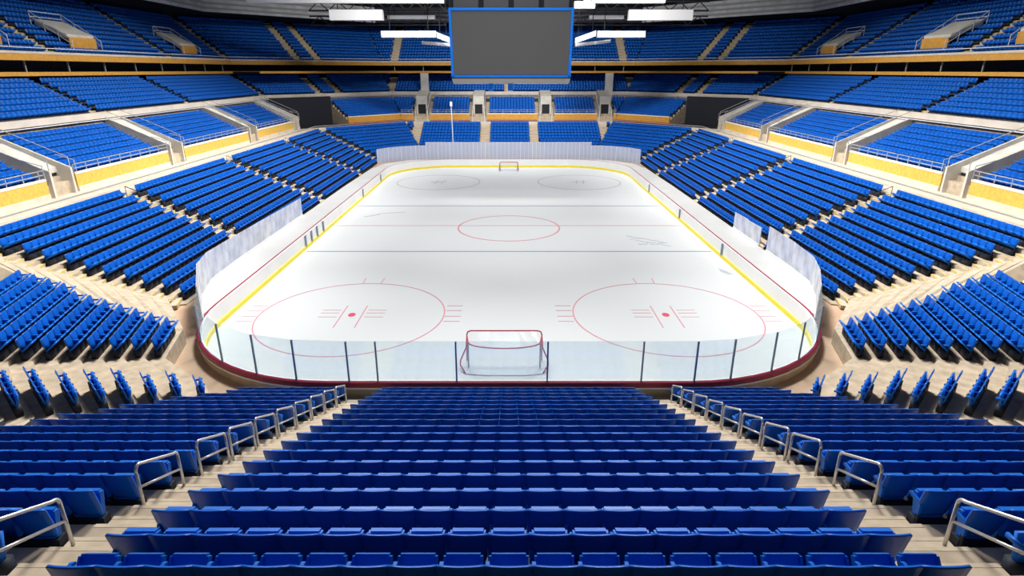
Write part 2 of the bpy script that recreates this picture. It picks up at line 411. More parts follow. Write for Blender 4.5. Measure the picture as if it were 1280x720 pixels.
# ------------------------------------------------------------------ concrete terraces
def terrace(name, tier, verts, rows, front, tail, base, closed=False, thick_to=None):
    prof = []
    R = [TIER[tier][k] for k in rows]
    prof.append((front, R[0][1]))
    for i, (o, z) in enumerate(R):
        e = (R[i + 1][0] + o) / 2 - 0.29 if i + 1 < len(R) else tail
        prof.append((e, z))
        if i + 1 < len(R): prof.append((e, R[i + 1][1]))
    prof.append((tail, base)); prof.append((front, base))
    b = MB(); b.sweep(path(verts) if isinstance(verts[0], int) else verts, prof)
    return struct(b.build(name, M['conc']))
terrace('concrete_terrace', 'near', [9, 10], range(20), -0.55, 17.0, 0.0)
for sx in (1, -1):
    b = MB(); f2 = Vector((0.968, 0.25)) * 0.42; f1 = Vector((0.707, 0.707)) * 0.42
    def q3(*ps): b.quad(*[(sx * p.x, p.y, z) for p, z in ps])
    tip = lambda k: Vector(ov(0, RUN * k - 0.55)); e3 = lambda k: Vector(ov(2, RUN * k - 0.55))
    for j in range(NJ + 1):
        z = cf(j); zd = cf(j - 1) if j else 0.40
        L0 = [cD(j) + f1, cC(j) + f1, cA(j) + f2, cB(j) + f2]; L1 = [cD(j + 1) + f1, cC(j + 1) + f1, cA(j + 1) + f2, cB(j + 1) + f2]
        for i in range(3):
            q3((L0[i], z), (L0[i + 1], z), (L1[i + 1], z), (L1[i], z))          # tread
            q3((L0[i], zd), (L0[i + 1], zd), (L0[i + 1], z), (L0[i], z))        # riser
        if j <= 8:
            q3((L0[3], z), (e3(j + 1), zf_low(j + 1)), (e3(j + 2), zf_low(j + 2)), (L1[3], z))
        q3((L0[0], z), (tip(j + 2), zf_low(j + 2)), (tip(j + 3), zf_low(j + 3)), (L1[0], z))
    o3 = Vector(ov(2, 8.6)); o2 = Vector(ov(1, 8.6))
    q3((cB(NJ + 1), cf(NJ)), (o3, 4.6), (o2 + Vector((-3, 0)), 4.6), (cA(NJ + 1), cf(NJ)))
    q3((cB(9) + f2, cf(9)), (e3(10), zf_low(10)), (o3, 4.6), (cB(NJ + 1), cf(NJ)))
    zz = cf(NJ)
    q3((cC(NJ + 1) + f1, zz), (cA(NJ + 1) + f2, zz), (o2 + Vector((-3, 0)), 4.6), (Vector((-26, 11)), 4.6))
    q3((cD(NJ + 1) + f1, zz), (cC(NJ + 1) + f1, zz), (Vector((-26, 11)), 4.6), (Vector((-22, 5)), 4.6))
    q3((cD(NJ + 1) + f1, zz), (Vector((-22, 5)), 4.6), (tip(19), zf_low(19)), (tip(13), zf_low(13)))
    struct(b.build('concrete_terrace', M['conc']))
terrace('concrete_terrace', 'lower', ARC[1:-1], range(11), -0.55, 8.75, 0.0)
b = MB(); b.sweep(path(ARC), [(8.6, 3.0), (8.6, 4.62), (11.6, 4.62), (11.6, 3.0)]); struct(b.build('concourse_floor', M['ledge']))
b = MB(); b.sweep(path(ARC), [(8.75, 4.62), (8.75, 4.84), (8.85, 4.84), (8.85, 4.62)]); struct(b.build('concourse_kerb', M['ledge']))
terrace('concrete_terrace', 'middle', [1, 2, 3], range(7), 11.62, 16.6, 4.5)
terrace('concrete_terrace', 'middle', [(CORNER[0], enorm(E_FARC_L)[0])] + path([4, 5]) + [(CORNER[1], enorm(E_FARC_R)[0])], range(7), 11.62, 16.6, 4.5)
terrace('concrete_terrace', 'middle', [6, 7, 8], range(7), 11.62, 16.6, 4.5)
terrace('concrete_terrace', 'club', ARC, range(7), 16.7, 23.6, 8.0)
terrace('concrete_terrace', 'upper', ARC, range(12), 22.1, 32.2, 13.3)

# fascia bands
def band(name, verts, prof, m):
    b = MB(); b.sweep(path(verts), prof); return struct(b.build(name, m))
R4 = lambda o0, o1, z0, z1: [(o0, z0), (o0, z1), (o1, z1), (o1, z0)]
band('trim_1', ARC, R4(16.25, 16.7, 8.62, 9.1), M['ledge'])                     # ledge over the middle tier
band('trim_2', [3, 4, 5, 6], R4(16.9, 17.0, 12.0, 12.3), M['orange'])  # front edge of the added shading slab
band('trim_2', ARC, R4(21.55, 21.85, 11.98, 12.3), M['orange'])                 # lower suite edge
band('slab_suites', [3, 4, 5, 6], R4(17.0, 21.6, 12.0, 12.25), M['dark'])  # far-end slab extended forward, added to shade the club tier
band('trim_3', ARC, R4(21.6, 22.1, 13.2, 13.72), M['orange'])                   # upper deck front
band('trim_4', ARC, R4(21.55, 22.1, 13.72, 13.92), M['ledge'])
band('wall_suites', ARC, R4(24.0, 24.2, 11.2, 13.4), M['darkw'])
band('slab_suites', ARC, R4(21.85, 24.0, 11.98, 12.1), M['dark'])
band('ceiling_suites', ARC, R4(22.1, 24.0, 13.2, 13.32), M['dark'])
band('trim_6', ARC, R4(16.14, 16.2, 8.5, 8.56), M['lightpost'])
band('trim_7', ARC, R4(22.15, 22.2, 14.2, 14.26), M['white'])
band('trim_5', ARC, [(8.9, 5.02), (8.9, 5.1), (8.98, 5.1), (8.98, 5.02)], M['steel'])
# middle tier front: amber boards, per stretch between the stair entrances
def stretch(e, c0, c1, o0, o1, z0, z1):
    n, d = enorm(e)
    def P(c, o):
        if e in (E_SIDE_L, E_SIDE_R): return (BV[e][0] + n[0] * o, c)
        return (c, BV[e][1] + n[1] * o)
    p = [P(c0, o0), P(c1, o0), P(c1, o1), P(c0, o1)]
    return [(x, y, z0) for x, y in p] + [(x, y, z1) for x, y in p]
for e in (E_SIDE_L, E_SIDE_R, E_FAR):
    cs = SIDE_AISLES['middle'] if e != E_FAR else FAR_AISLES['middle']
    lo, hi = (27.0, 86.4) if e != E_FAR else (-17.4, 17.4)
    ed = [lo] + [c + d for c in cs for d in (-1.35, 1.35)] + [hi]
    for c0, c1 in zip(ed[0::2], ed[1::2]):
        b = MB(); b.hexa(stretch(e, c0, c1, 11.45, 11.62, 4.95, 5.78)); f = b.build('fascia_board', M['amber'] if e != E_FAR else M['orange'])
        struct(f)
        b = MB(); b.hexa(stretch(e, c0, c1, 11.4, 11.62, 4.6, 4.95)); b.build('fascia_base', M['ledge'] if e != E_FAR else M['maroon'], f)
        b = MB(); b.hexa(stretch(e, c0, c1, 11.42, 11.6, 5.78, 5.92)); b.build('fascia_cap', M['white'], f)
        b = MB()
        for z in (6.15, 6.42):
            h = stretch(e, c0, c1, 11.5, 11.55, z, z + 0.05); b.hexa(h)
        t = c0
        while t <= c1: b.hexa(stretch(e, t, t + 0.05, 11.5, 11.55, 5.92, 6.45)); t += 1.3
        b.build('fascia_rail', M['steel'], f)
for vs in ([(CORNER[0], enorm(E_FARC_L)[0])] + path([4]), path([5]) + [(CORNER[1], enorm(E_FARC_R)[0])]):
    b = MB(); b.sweep(vs, R4(11.45, 11.62, 4.95, 5.78)); f = struct(b.build('fascia_board', M['orange']))
    b = MB(); b.sweep(vs, R4(11.4, 11.62, 4.6, 4.95)); b.build('fascia_base', M['maroon'], f)
    b = MB(); b.sweep(vs, R4(11.42, 11.6, 5.78, 5.92)); b.build('fascia_cap', M['white'], f)
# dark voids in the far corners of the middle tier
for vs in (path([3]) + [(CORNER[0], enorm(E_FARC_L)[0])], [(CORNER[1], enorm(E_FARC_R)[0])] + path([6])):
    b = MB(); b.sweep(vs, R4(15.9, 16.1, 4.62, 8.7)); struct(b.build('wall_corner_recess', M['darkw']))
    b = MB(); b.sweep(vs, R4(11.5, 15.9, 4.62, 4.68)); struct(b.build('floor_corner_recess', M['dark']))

# ------------------------------------------------------------------ aisle stairs
def frame_at(e, c, o):
    """matrix at a point of edge e: x along the edge, y outward"""
    n, d = enorm(e)
    if e in (E_SIDE_L, E_SIDE_R): p = (BV[e][0] + n[0] * o, c)
    else: p = (c, BV[e][1] + n[1] * o)
    return Matrix(((d[0], n[0], 0, p[0]), (d[1], n[1], 0, p[1]), (0, 0, 1, 0), (0, 0, 0, 1)))
def mitre_frame(i):
    m = MI[i]; l = math.hypot(*m); y = (m[0] / l, m[1] / l)
    return Matrix(((y[1], y[0], 0, BV[i][0]), (-y[0], y[1], 0, BV[i][1]), (0, 0, 1, 0), (0, 0, 0, 1))), l
def aisle(tier, T, rows, w, stretch_l=1.0, big=True):
    b = MB(); b.T = T
    R = [TIER[tier][k] for k in rows]
    for i, (o, z) in enumerate(R):
        o2 = (R[i + 1][0] if i + 1 < len(R) else 2 * o - R[i - 1][0])
        z2 = R[i + 1][1] if i + 1 < len(R) else 2 * z - R[i - 1][1]
        rr = (o + o2) / 2 - 0.29
        d = (o2 - o)
        b.m = 0
        b.box(-w / 2, w / 2, (rr - d * 0.45) * stretch_l, (rr + 0.02) * stretch_l, z, (z + z2) / 2)
        b.m = 1
        b.box(-w / 2, w / 2, (rr - d * 0.46) * stretch_l, (rr - d * 0.46 + 0.07) * stretch_l, (z + z2) / 2 - 0.05, (z + z2) / 2 + 0.004)
        b.box(-w / 2, w / 2, (rr - 0.012) * stretch_l, (rr + 0.06) * stretch_l, z2 - 0.05, z2 + 0.004)
    return struct(b.build('aisle_stairs', [M['step'], M['nosing'] if big else M['step']]))
for x in (-5.43, 5.43): aisle('near', frame_at(E_NEAR, x, 0), range(19), 1.36, big=False)
for tier in ('lower', 'club', 'upper'):
    rows = range(len(TIER[tier]))
    for e in (E_SIDE_L, E_SIDE_R):
        for y in SIDE_AISLES[tier]: aisle(tier, frame_at(e, y, 0), rows, AW[tier] - 0.02)
    for x in FAR_AISLES[tier]: aisle(tier, frame_at(E_FAR, x, 0), rows, AW[tier] - 0.02, big=False)
    for i in (2, 3, 6, 7):
        T, l = mitre_frame(i); aisle(tier, T, rows, 1.25, l)
for e in (E_FARC_L, E_FARC_R):
    n, d = enorm(e)
    for tier in ('club', 'upper'):
        for t in FARC_AISLES:
            p = farc_point(e, t)
            aisle(tier, Matrix(((d[0], n[0], 0, p[0]), (d[1], n[1], 0, p[1]), (0, 0, 1, 0), (0, 0, 0, 1))), range(len(TIER[tier])), AW[tier] - 0.02)

# handrails down the middle of the lower side aisles
WHERE = {40.6: 'nearest', 56.2: 'second', 71.6: 'third'}
for e, sd in ((E_SIDE_L, 'left'), (E_SIDE_R, 'right')):
    for y in SIDE_AISLES['lower']:
        T = frame_at(e, y, 0)
        rt = tag(empty('aisle_handrail', T @ Vector((0.0, 0.4, 0.5))), f'dark sloping handrail on {WHERE[y]} stair of the {sd} stand beside the ice', 'handrail', 'dark handrails on the side stairs')
        b = MB(); b.T = Matrix.Translation(-rt.location) @ T
        b.tube([(0.0, 0.4, 1.55), (0.0, 8.3, 4.95)], 0.025, 6); b.build('top_rail', M['bracket_and_shade'], rt)
        for k in range(0, 11, 2):
            b = MB(); b.T = Matrix.Translation(-rt.location) @ T
            b.tube([(0.0, 0.4 + 0.79 * k, zf_low(k) + 0.03), (0.0, 0.4 + 0.79 * k, 1.55 + 0.34 * k)], 0.022, 6); b.build('post', M['bracket_and_shade'], rt)

# ------------------------------------------------------------------ stair entrances of the middle tier
def entrance(e, c, label):
    T = frame_at(e, c, 11.4)
    rt = struct(empty('stair_entrance', (0, 0, 0)), label)
    def part(name, m, fn):
        b = MB(); b.T = T; fn(b); return b.build(name, m, rt)
    z0 = 4.62; slope = 0.33 / 0.65
    top = lambda w: 5.9 + slope * max(w - 0.5, 0)
    def wall(b, x0, x1, add):
        b.hexa([(x0, -0.05, z0), (x1, -0.05, z0), (x1, 5.1, z0), (x0, 5.1, z0), (x0, -0.05, top(0) + add), (x1, -0.05, top(0) + add), (x1, 5.1, top(5.1) + add), (x0, 5.1, top(5.1) + add)])
    for s in (-1, 1):
        part('parapet', M['paleg'], lambda b: wall(b, min(s * 1.05, s * 0.88), max(s * 1.05, s * 0.88), 0.42))
        def stairs(b):
            for k in range(14):
                w = 0.3 + 0.34 * k
                x0, x1 = sorted((s * 1.05, s * 1.46))
                b.box(x0, x1, w, w + 0.36, z0, 5.2 + 0.17 * k)
        part('steps', M['step'], stairs)
        part('guard_rail', M['steel'], lambda b: (b.tube([(s * 1.46, 0.0, 5.9), (s * 1.46, 0.0, 6.75), (s * 1.46, 1.2, 7.1)], 0.03, 6), b.tube([(s * 0.97, 0.0, 6.2), (s * 0.97, 0.0, 7.0), (s * 0.97, 2.0, 7.9), (s * 0.97, 5.0, 9.2)], 0.03, 6)))
    def slab(b):
        b.hexa([(-0.88, 0.9, top(0.9) - 0.1), (0.88, 0.9, top(0.9) - 0.1), (0.88, 5.1, top(5.1)), (-0.88, 5.1, top(5.1)),
                (-0.88, 0.9, top(0.9) + 0.25), (0.88, 0.9, top(0.9) + 0.25), (0.88, 5.1, top(5.1) + 0.25), (-0.88, 5.1, top(5.1) + 0.25)])
    if e == E_FAR:
        part('header', M['paleg'], lambda b: b.hexa([(-0.88, 1.0, 7.25), (0.88, 1.0, 7.25), (0.88, 5.1, 8.6), (-0.88, 5.1, 8.6), (-0.88, 1.0, 8.5), (0.88, 1.0, 8.5), (0.88, 5.1, 9.3), (-0.88, 5.1, 9.3)]))
        for s in (-1, 1): part('door_pier', M['paleg'], lambda b: b.box(min(s * 0.62, s * 0.88), max(s * 0.62, s * 0.88), 1.0, 1.3, z0, 7.25))
        part('dark_doorway', M['dark'], lambda b: b.box(-0.62, 0.62, 1.1, 1.2, z0, 7.25))
    else:
        part('sloping_slab', M['paleg'], slab)
        part('dark_doorway', M['dark'], lambda b: b.box(-0.86, 0.86, 0.95, 1.05, z0, 6.1))
    return rt
for e, sd in ((E_SIDE_L, 'left'), (E_SIDE_R, 'right')):
    for i, y in enumerate(SIDE_AISLES['middle']):
        entrance(e, y, f'pale concrete stair entrance cut into the {sd} middle tier, {ORD[i + 1]} from the camera')
for i, x in enumerate(FAR_AISLES['middle']):
    entrance(E_FAR, x, f'concrete stair entrance with dark doorway in the far middle tier, {ORD[i + 1]} from left')

# upper deck openings: orange board, grey hood and white rails
def deck_opening(e, c, label):
    T = frame_at(e, c, 22.4)
    rt = struct(empty('deck_entrance', (0, 0, 0)), label)
    def part(name, m, fn):
        b = MB(); b.T = T; fn(b); return b.build(name, m, rt)
    part('orange_board', M['orange'], lambda b: b.box(-1.9, 1.9, 0.55, 0.7, 13.9, 15.35))
    part('hood', M['paleg'], lambda b: b.hexa([(-1.9, 0.7, 15.2), (1.9, 0.7, 15.2), (1.9, 3.4, 16.4), (-1.9, 3.4, 16.4), (-1.9, 0.7, 15.6), (1.9, 0.7, 15.6), (1.9, 3.4, 16.9), (-1.9, 3.4, 16.9)]))
    def rails(b):
        for x in (-2.1, 2.1):
            for dz in (0.5, 0.95): b.tube([(x, 0.2, 14.2 + dz), (x, 3.6, 16.6 + dz)], 0.035, 6)
            for q in range(4): b.tube([(x, 0.2 + q * 1.13, 13.9 + q * 0.75), (x, 0.2 + q * 1.13, 15.15 + q * 0.8)], 0.035, 6)
        for dz in (0.5, 0.95): b.tube([(-2.1, 3.6, 16.6 + dz), (2.1, 3.6, 16.6 + dz)], 0.035, 6)
    part('white_rail', M['white'], rails)
for e, sd in ((E_SIDE_L, 'left'), (E_SIDE_R, 'right')):
    for i, y in enumerate((50.0, 61.8, 82.0)):
        deck_opening(e, y, f'orange fronted opening with white rails in {sd} upper deck, {ORD[i + 1]} from the camera')

# ------------------------------------------------------------------ ice and its markings
def rrect(x, y0, y1, r, n=14):
    pts = []
    for cx, cy, a0 in ((-x + r, y0 + r, PI), (x - r, y0 + r, 1.5 * PI), (x - r, y1 - r, 0), (-x + r, y1 - r, 0.5 * PI)):
        for i in range(n + 1):
            a = a0 + 0.5 * PI * i / n; pts.append((cx + r * math.cos(a), cy + r * math.sin(a), math.cos(a), math.sin(a)))
    return pts
RX, RY0, RY1, RR = 15.0, 20.5, 81.4, 8.0
rim = rrect(RX, RY0, RY1, RR)
b = MB(); n = len(rim)
b.prism([(p[0], p[1]) for p in rim], -0.2, 0.0)
ice = struct(b.build('ice_floor', M['ice']), 'white sheet of rink ice with thin red and blue lines')
Z1, Z2 = 0.004, 0.012
def flat(name, m, fn):
    b = MB(); fn(b); return b.build(name, m, ice)
def ring(b, cx, cy, r, w, n=72):
    vs = []; fs = []
    for i in range(n):
        a = 2 * PI * i / n
        for rr in (r - w / 2, r + w / 2):
            for z in (Z1 - 0.003, Z2): vs.append((cx + rr * math.cos(a), cy + rr * math.sin(a), z))
    for i in range(n):
        q, p = i * 4, ((i + 1) % n) * 4
        fs += [(q + 1, q + 3, p + 3, p + 1), (q + 2, q, p, p + 2), (q, q + 1, p + 1, p), (q + 3, q + 2, p + 2, p + 3)]
    b.add(vs, fs)
def stroke(b, x0, y0, x1, y1, w):
    dx, dy = x1 - x0, y1 - y0; l = math.hypot(dx, dy); ux, uy = -dy / l * w / 2, dx / l * w / 2
    b.prism([(x0 - ux, y0 - uy), (x1 - ux, y1 - uy), (x1 + ux, y1 + uy), (x0 + ux, y0 + uy)], Z1 - 0.003, Z2)
YC = 49.2
flat('blue_line', M['bluline'], lambda b: stroke(b, -14.8, 41.55, 14.8, 41.55, 0.16))
flat('blue_line', M['bluline'], lambda b: stroke(b, -14.8, 57.0, 14.8, 57.0, 0.17))
flat('center_line', M['redline'], lambda b: stroke(b, -14.8, YC, 14.8, YC, 0.12))
flat('center_circle', M['redline'], lambda b: ring(b, 0, YC - 0.6, 4.25, 0.13))
for sx in (-1, 1):
    cx, cy = sx * 8.5, 29.6
    flat('face_off_circle', M['redline'], lambda b: ring(b, cx, cy, 5.0, 0.07))
    def spot(b):
        b.prism([(cx + 0.2 * math.cos(a * PI / 8), cy + 0.26 * math.sin(a * PI / 8)) for a in range(16)], Z1 - 0.003, Z2)
    flat('face_off_spot', M['redspot'], spot)
    def hashes(b):
        for q in (-1, 1):
            stroke(b, cx + q * 0.55, cy - 1.7, cx + q * 0.55, cy + 1.3, 0.06)
            for s2 in (-0.3, 0.25, 0.65): stroke(b, cx + q * 0.75, cy + s2, cx + q * 1.75, cy + s2, 0.04)
            for s2 in (-0.9, -0.2, 0.6, 1.3):
                stroke(b, cx + q * 5.05, cy + s2, cx + q * 5.9, cy + s2, 0.05)
            stroke(b, cx + q * 0.55, cy + 5.1, cx + q * 0.6, cy + 6.0, 0.06)
    flat('hash_mark', M['redline'], hashes)
    cy2 = 70.2; cx2 = sx * 8.3
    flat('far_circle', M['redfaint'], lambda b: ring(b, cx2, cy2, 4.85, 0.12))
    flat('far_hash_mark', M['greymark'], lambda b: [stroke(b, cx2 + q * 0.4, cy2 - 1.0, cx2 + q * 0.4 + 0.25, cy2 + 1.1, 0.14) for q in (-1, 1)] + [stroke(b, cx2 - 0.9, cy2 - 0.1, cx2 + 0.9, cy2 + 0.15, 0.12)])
def scribble(b):
    rnd = random.Random(7)
    x = 9.4
    while x < 12.0:
        y = 45.9 - (x - 9.4) * 0.75
        stroke(b, x, y, x + 0.35, y + rnd.uniform(-0.5, 0.4), 0.09)
        stroke(b, x + 0.1, y - 1.0 + rnd.uniform(-.1, .1), x + 0.42, y - 1.0 + rnd.uniform(-0.35, 0.35), 0.09)
        x += 0.3
    for k in range(9): stroke(b, 9.9 + 0.22 * k, 43.6, 10.03 + 0.22 * k, 43.6 + rnd.choice((-.3, .3)), 0.07)
flat('faded_lettering', M['greymark'], scribble)
flat('scuff_mark', M['greymark'], lambda b: b.prism([(14.0, 37.6), (14.35, 37.1), (14.6, 36.4), (14.3, 36.3), (13.95, 36.9)], 0.001, Z2))
flat('scuff_mark', M['greymark'], lambda b: [stroke(b, -13.0, 52.4, -11.9, 53.4, 0.2), stroke(b, -12.1, 53.6, -9.6, 54.4, 0.12)])

# ------------------------------------------------------------------ boards
bd = tag(empty('rink_boards', (0, RY0, 0)), 'white rink boards with red cap rail and yellow kick plate around the ice', 'boards')
def loop(name, prof, m):
    b = MB(); b.sweep([((p[0], p[1] - RY0), (p[2], p[3])) for p in rim], prof, True); return b.build(name, m, bd)
loop('board_wall', R4(0.02, 0.10, 0.0, 1.08), M['boardw'])
loop('outer_cladding', R4(0.10, 0.20, 0.0, 0.985), M['tan'])
loop('kick_plate', R4(-0.03, 0.02, 0.0, 0.26), M['kick'])
loop('white_strip', R4(0.20, 0.26, 0.79, 0.855), M['white'])
loop('cap_rail', [(0.09, 0.99), (0.09, 1.07), (0.11, 1.09), (0.20, 1.09), (0.25, 1.06), (0.25, 0.86), (0.20, 0.86), (0.20, 0.99)], M['cap'])
for x, y in ((-15, 46.6), (-15, 45.0), (-15, 43.6), (-15, 42.2), (-15, 60.5), (-15, 69.5), (15, 51.0), (15, 40.0), (15, 63.0)):
    b = MB(); s = -1 if x < 0 else 1
    xi = x - s * 0.06
    b.box(min(x, xi), max(x, xi), y - RY0 - 0.12, y - RY0 + 0.12, 0.2, 1.02); b.build('gate_post', M['post'], bd)

# white apron beside the boards
APR = [(-15.24, 27.2), (-15.9, 28.4), (-17.05, 31.0), (-17.3, 36.0), (-17.25, 62.0), (-17.0, 74.0), (-15.9, 78.2), (-13.6, 80.8), (-12.5, 81.55), (-9.0, 81.62), (-12.0, 80.3), (-14.0, 77.6), (-15.24, 73.4)]
for s in (-1, 1):
    # outside of the boards: outward strip polygons per quad to stay convex
    b = MB()
    outer = APR[:10]
    inner = []
    for (x, y) in outer:
        if y < 28.5: inner.append((-15.23, max(y, 28.0) if y > 27.5 else 27.3))
        elif y <= 73.4: inner.append((-15.23, y))
        else:
            cx, cy = -7.0, 73.4; dx, dy = x - cx, y - cy; l = math.hypot(dx, dy); inner.append((cx + dx / l * 8.23, cy + dy / l * 8.23))
    for i in range(len(outer) - 1):
        q = [inner[i], inner[i + 1], outer[i + 1], outer[i]]
        b.hexa([(-s * x, y, 0.3) for x, y in q] + [(-s * x, y, 1.02) for x, y in q])
    struct(b.build('floor_apron', M['apron']))

# concourse floor around the boards
NA = 160; rim2 = [(p[0] + p[2] * 0.15, p[1] + p[3] * 0.15) for p in rim]
def ray_poly(poly, c, a):
    d = (math.cos(a), math.sin(a)); best = None
    for i in range(len(poly)):
        p, q = poly[i], poly[(i + 1) % len(poly)]
        ex, ey = q[0] - p[0], q[1] - p[1]; den = d[0] * ey - d[1] * ex
        if abs(den) < 1e-9: continue
        t = ((p[0] - c[0]) * ey - (p[1] - c[1]) * ex) / den; u = ((p[0] - c[0]) * d[1] - (p[1] - c[1]) * d[0]) / den
        if t > 0 and -1e-6 <= u <= 1 + 1e-6 and (best is None or t > best): best = t
    return (c[0] + d[0] * best, c[1] + d[1] * best)
outp = [ov(i, 1.5) for i in range(NE)]; cc = (0, 50)
b = MB(); vs = []; fs = []
for i in range(NA):
    a = 2 * PI * i / NA
    p, q = ray_poly(rim2, cc, a), ray_poly(outp, cc, a)
    vs += [(*p, 0.42), (*q, 0.42), (*p, 0.2), (*q, 0.2)]
for i in range(NA):
    q, p = 4 * i, 4 * ((i + 1) % NA)
    fs += [(q, q + 1, p + 1, p), (q + 2, p + 2, p + 3, q + 3), (q, p, p + 2, q + 2), (q + 1, q + 3, p + 3, p + 1)]
b.add(vs, fs); struct(b.build('floor', M['floor']))

# ------------------------------------------------------------------ glass panels
def glass_panel(p, q, z0, z1, gm, pm, label, group, post=True, pr=0.03, z1b=None, endpost=False, mull=()):
    p, q = Vector((*p, 0)), Vector((*q, 0)); d = q - p; L = d.length
    rt = tag(empty('glass_panel', (p.x, p.y, z0), math.atan2(d.y, d.x)), label, 'glass panel', group)
    h = z1 - z0; h2 = (z1b or z1) - z0
    b = MB(); g = 0.012
    b.hexa([(g, -0.007, 0), (L - g, -0.007, 0), (L - g, 0.007, 0), (g, 0.007, 0), (g, -0.007, h), (L - g, -0.007, h2), (L - g, 0.007, h2), (g, 0.007, h)])
    b.build('pane', gm, rt)
    if post:
        b = MB(); b.box(-pr, pr, -pr, pr, 0, h - 0.01); b.build('post', pm, rt)
    if endpost:
        b = MB(); b.box(L - pr, L + pr, -pr, pr, 0, h2 - 0.01); b.build('post', pm, rt)
    if gm is M['milky']:
        b = MB(); b.box(0, L, -0.05, 0.05, -0.01, 0.12); b.build('base_rail', M['white'], rt)
    for t in mull:
        b = MB(); b.box(L * t - 0.02, L * t + 0.02, -0.02, 0.02, 0, h - 0.01); b.build('mullion', pm, rt)
    return rt
def corner(sx, ang): return (sx * (7.0 + 8.12 * math.cos(ang)), 28.5 - 8.12 * math.sin(ang))
NYG = RY0 - 0.15
nearline = [corner(-1, math.radians(a)) for a in (15, 34, 53, 68, 80)]
nearline[4] = (-8.3, 20.5)
nearline += [(x, NYG) for x in (-6.2, -5.08, -2.02, 1.49, 5.14, 7.2)]
nearline += [corner(1, math.radians(a)) for a in (78, 64, 51, 34, 15)]
G = len(nearline) - 1
for i in range(G):
    glass_panel(nearline[i], nearline[i + 1], 1.09, 2.8, M['glass'], M['post'], f'clear rink glass panel on the near boards, {ORD[i + 1]} from the left', 'near glass panels', i > 0)
leftline = [nearline[0], (-16.4, 29.6), (-17.15, 32.2), (-17.3, 36.0), (-17.28, 40.0), (-17.25, 44.0), (-17.25, 48.6)]
lz = [2.85, 2.9, 2.75, 2.65, 2.6, 2.55, 2.5]
for i in range(6):
    glass_panel(leftline[i], leftline[i + 1], 1.10 if i == 0 else 1.02, lz[i], M['milky'], M['lightpost'], f'hazy glass panel beside the left stand, {ORD[i + 1]} from the near corner', 'hazy side glass panels', True, 0.025, lz[i + 1])
rightline = [nearline[-1], (16.4, 29.6), (17.15, 31.8), (17.3, 35.0), (17.28, 38.2)]
rz = [2.85, 2.6, 2.6, 2.7, 2.75]
for i in range(4):
    glass_panel(rightline[i], rightline[i + 1], 1.10 if i == 0 else 1.02, rz[i], M['milky'], M['lightpost'], f'hazy glass panel beside the right stand, {ORD[i + 1]} from the near corner', 'hazy side glass panels', True, 0.025, rz[i + 1])
for i, (y0, y1) in enumerate(((39.4, 41.8), (41.8, 44.4))):
    glass_panel((17.28, y0), (17.28, y1), 1.02, 2.35, M['milky'], M['lightpost'], f'hazy glass panel beyond the gap at the right stand, {"nearer" if i == 0 else "farther"} of two', 'hazy side glass panels', True, 0.025, 2.3)
farline = [(-17.0, 77.6), (-15.9, 79.4), (-14.4, 80.7), (-12.6, 81.7)]
xs = [-11.2 + 1.6 * k for k in range(15)]
farline += [(x, 81.75) for x in xs] + [(-x, y) for x, y in farline[::-1]]
for i in range(len(farline) - 1):
    glass_panel(farline[i], farline[i + 1], 1.0, 3.35 if 3 < i < len(farline) - 5 else 2.9, M['farglass'], M['lightpost'], f'pale glass panel on the far end boards, {ORD[i + 1]} from the left', 'far end glass panels', True, 0.035, mull=(0.33, 0.67))

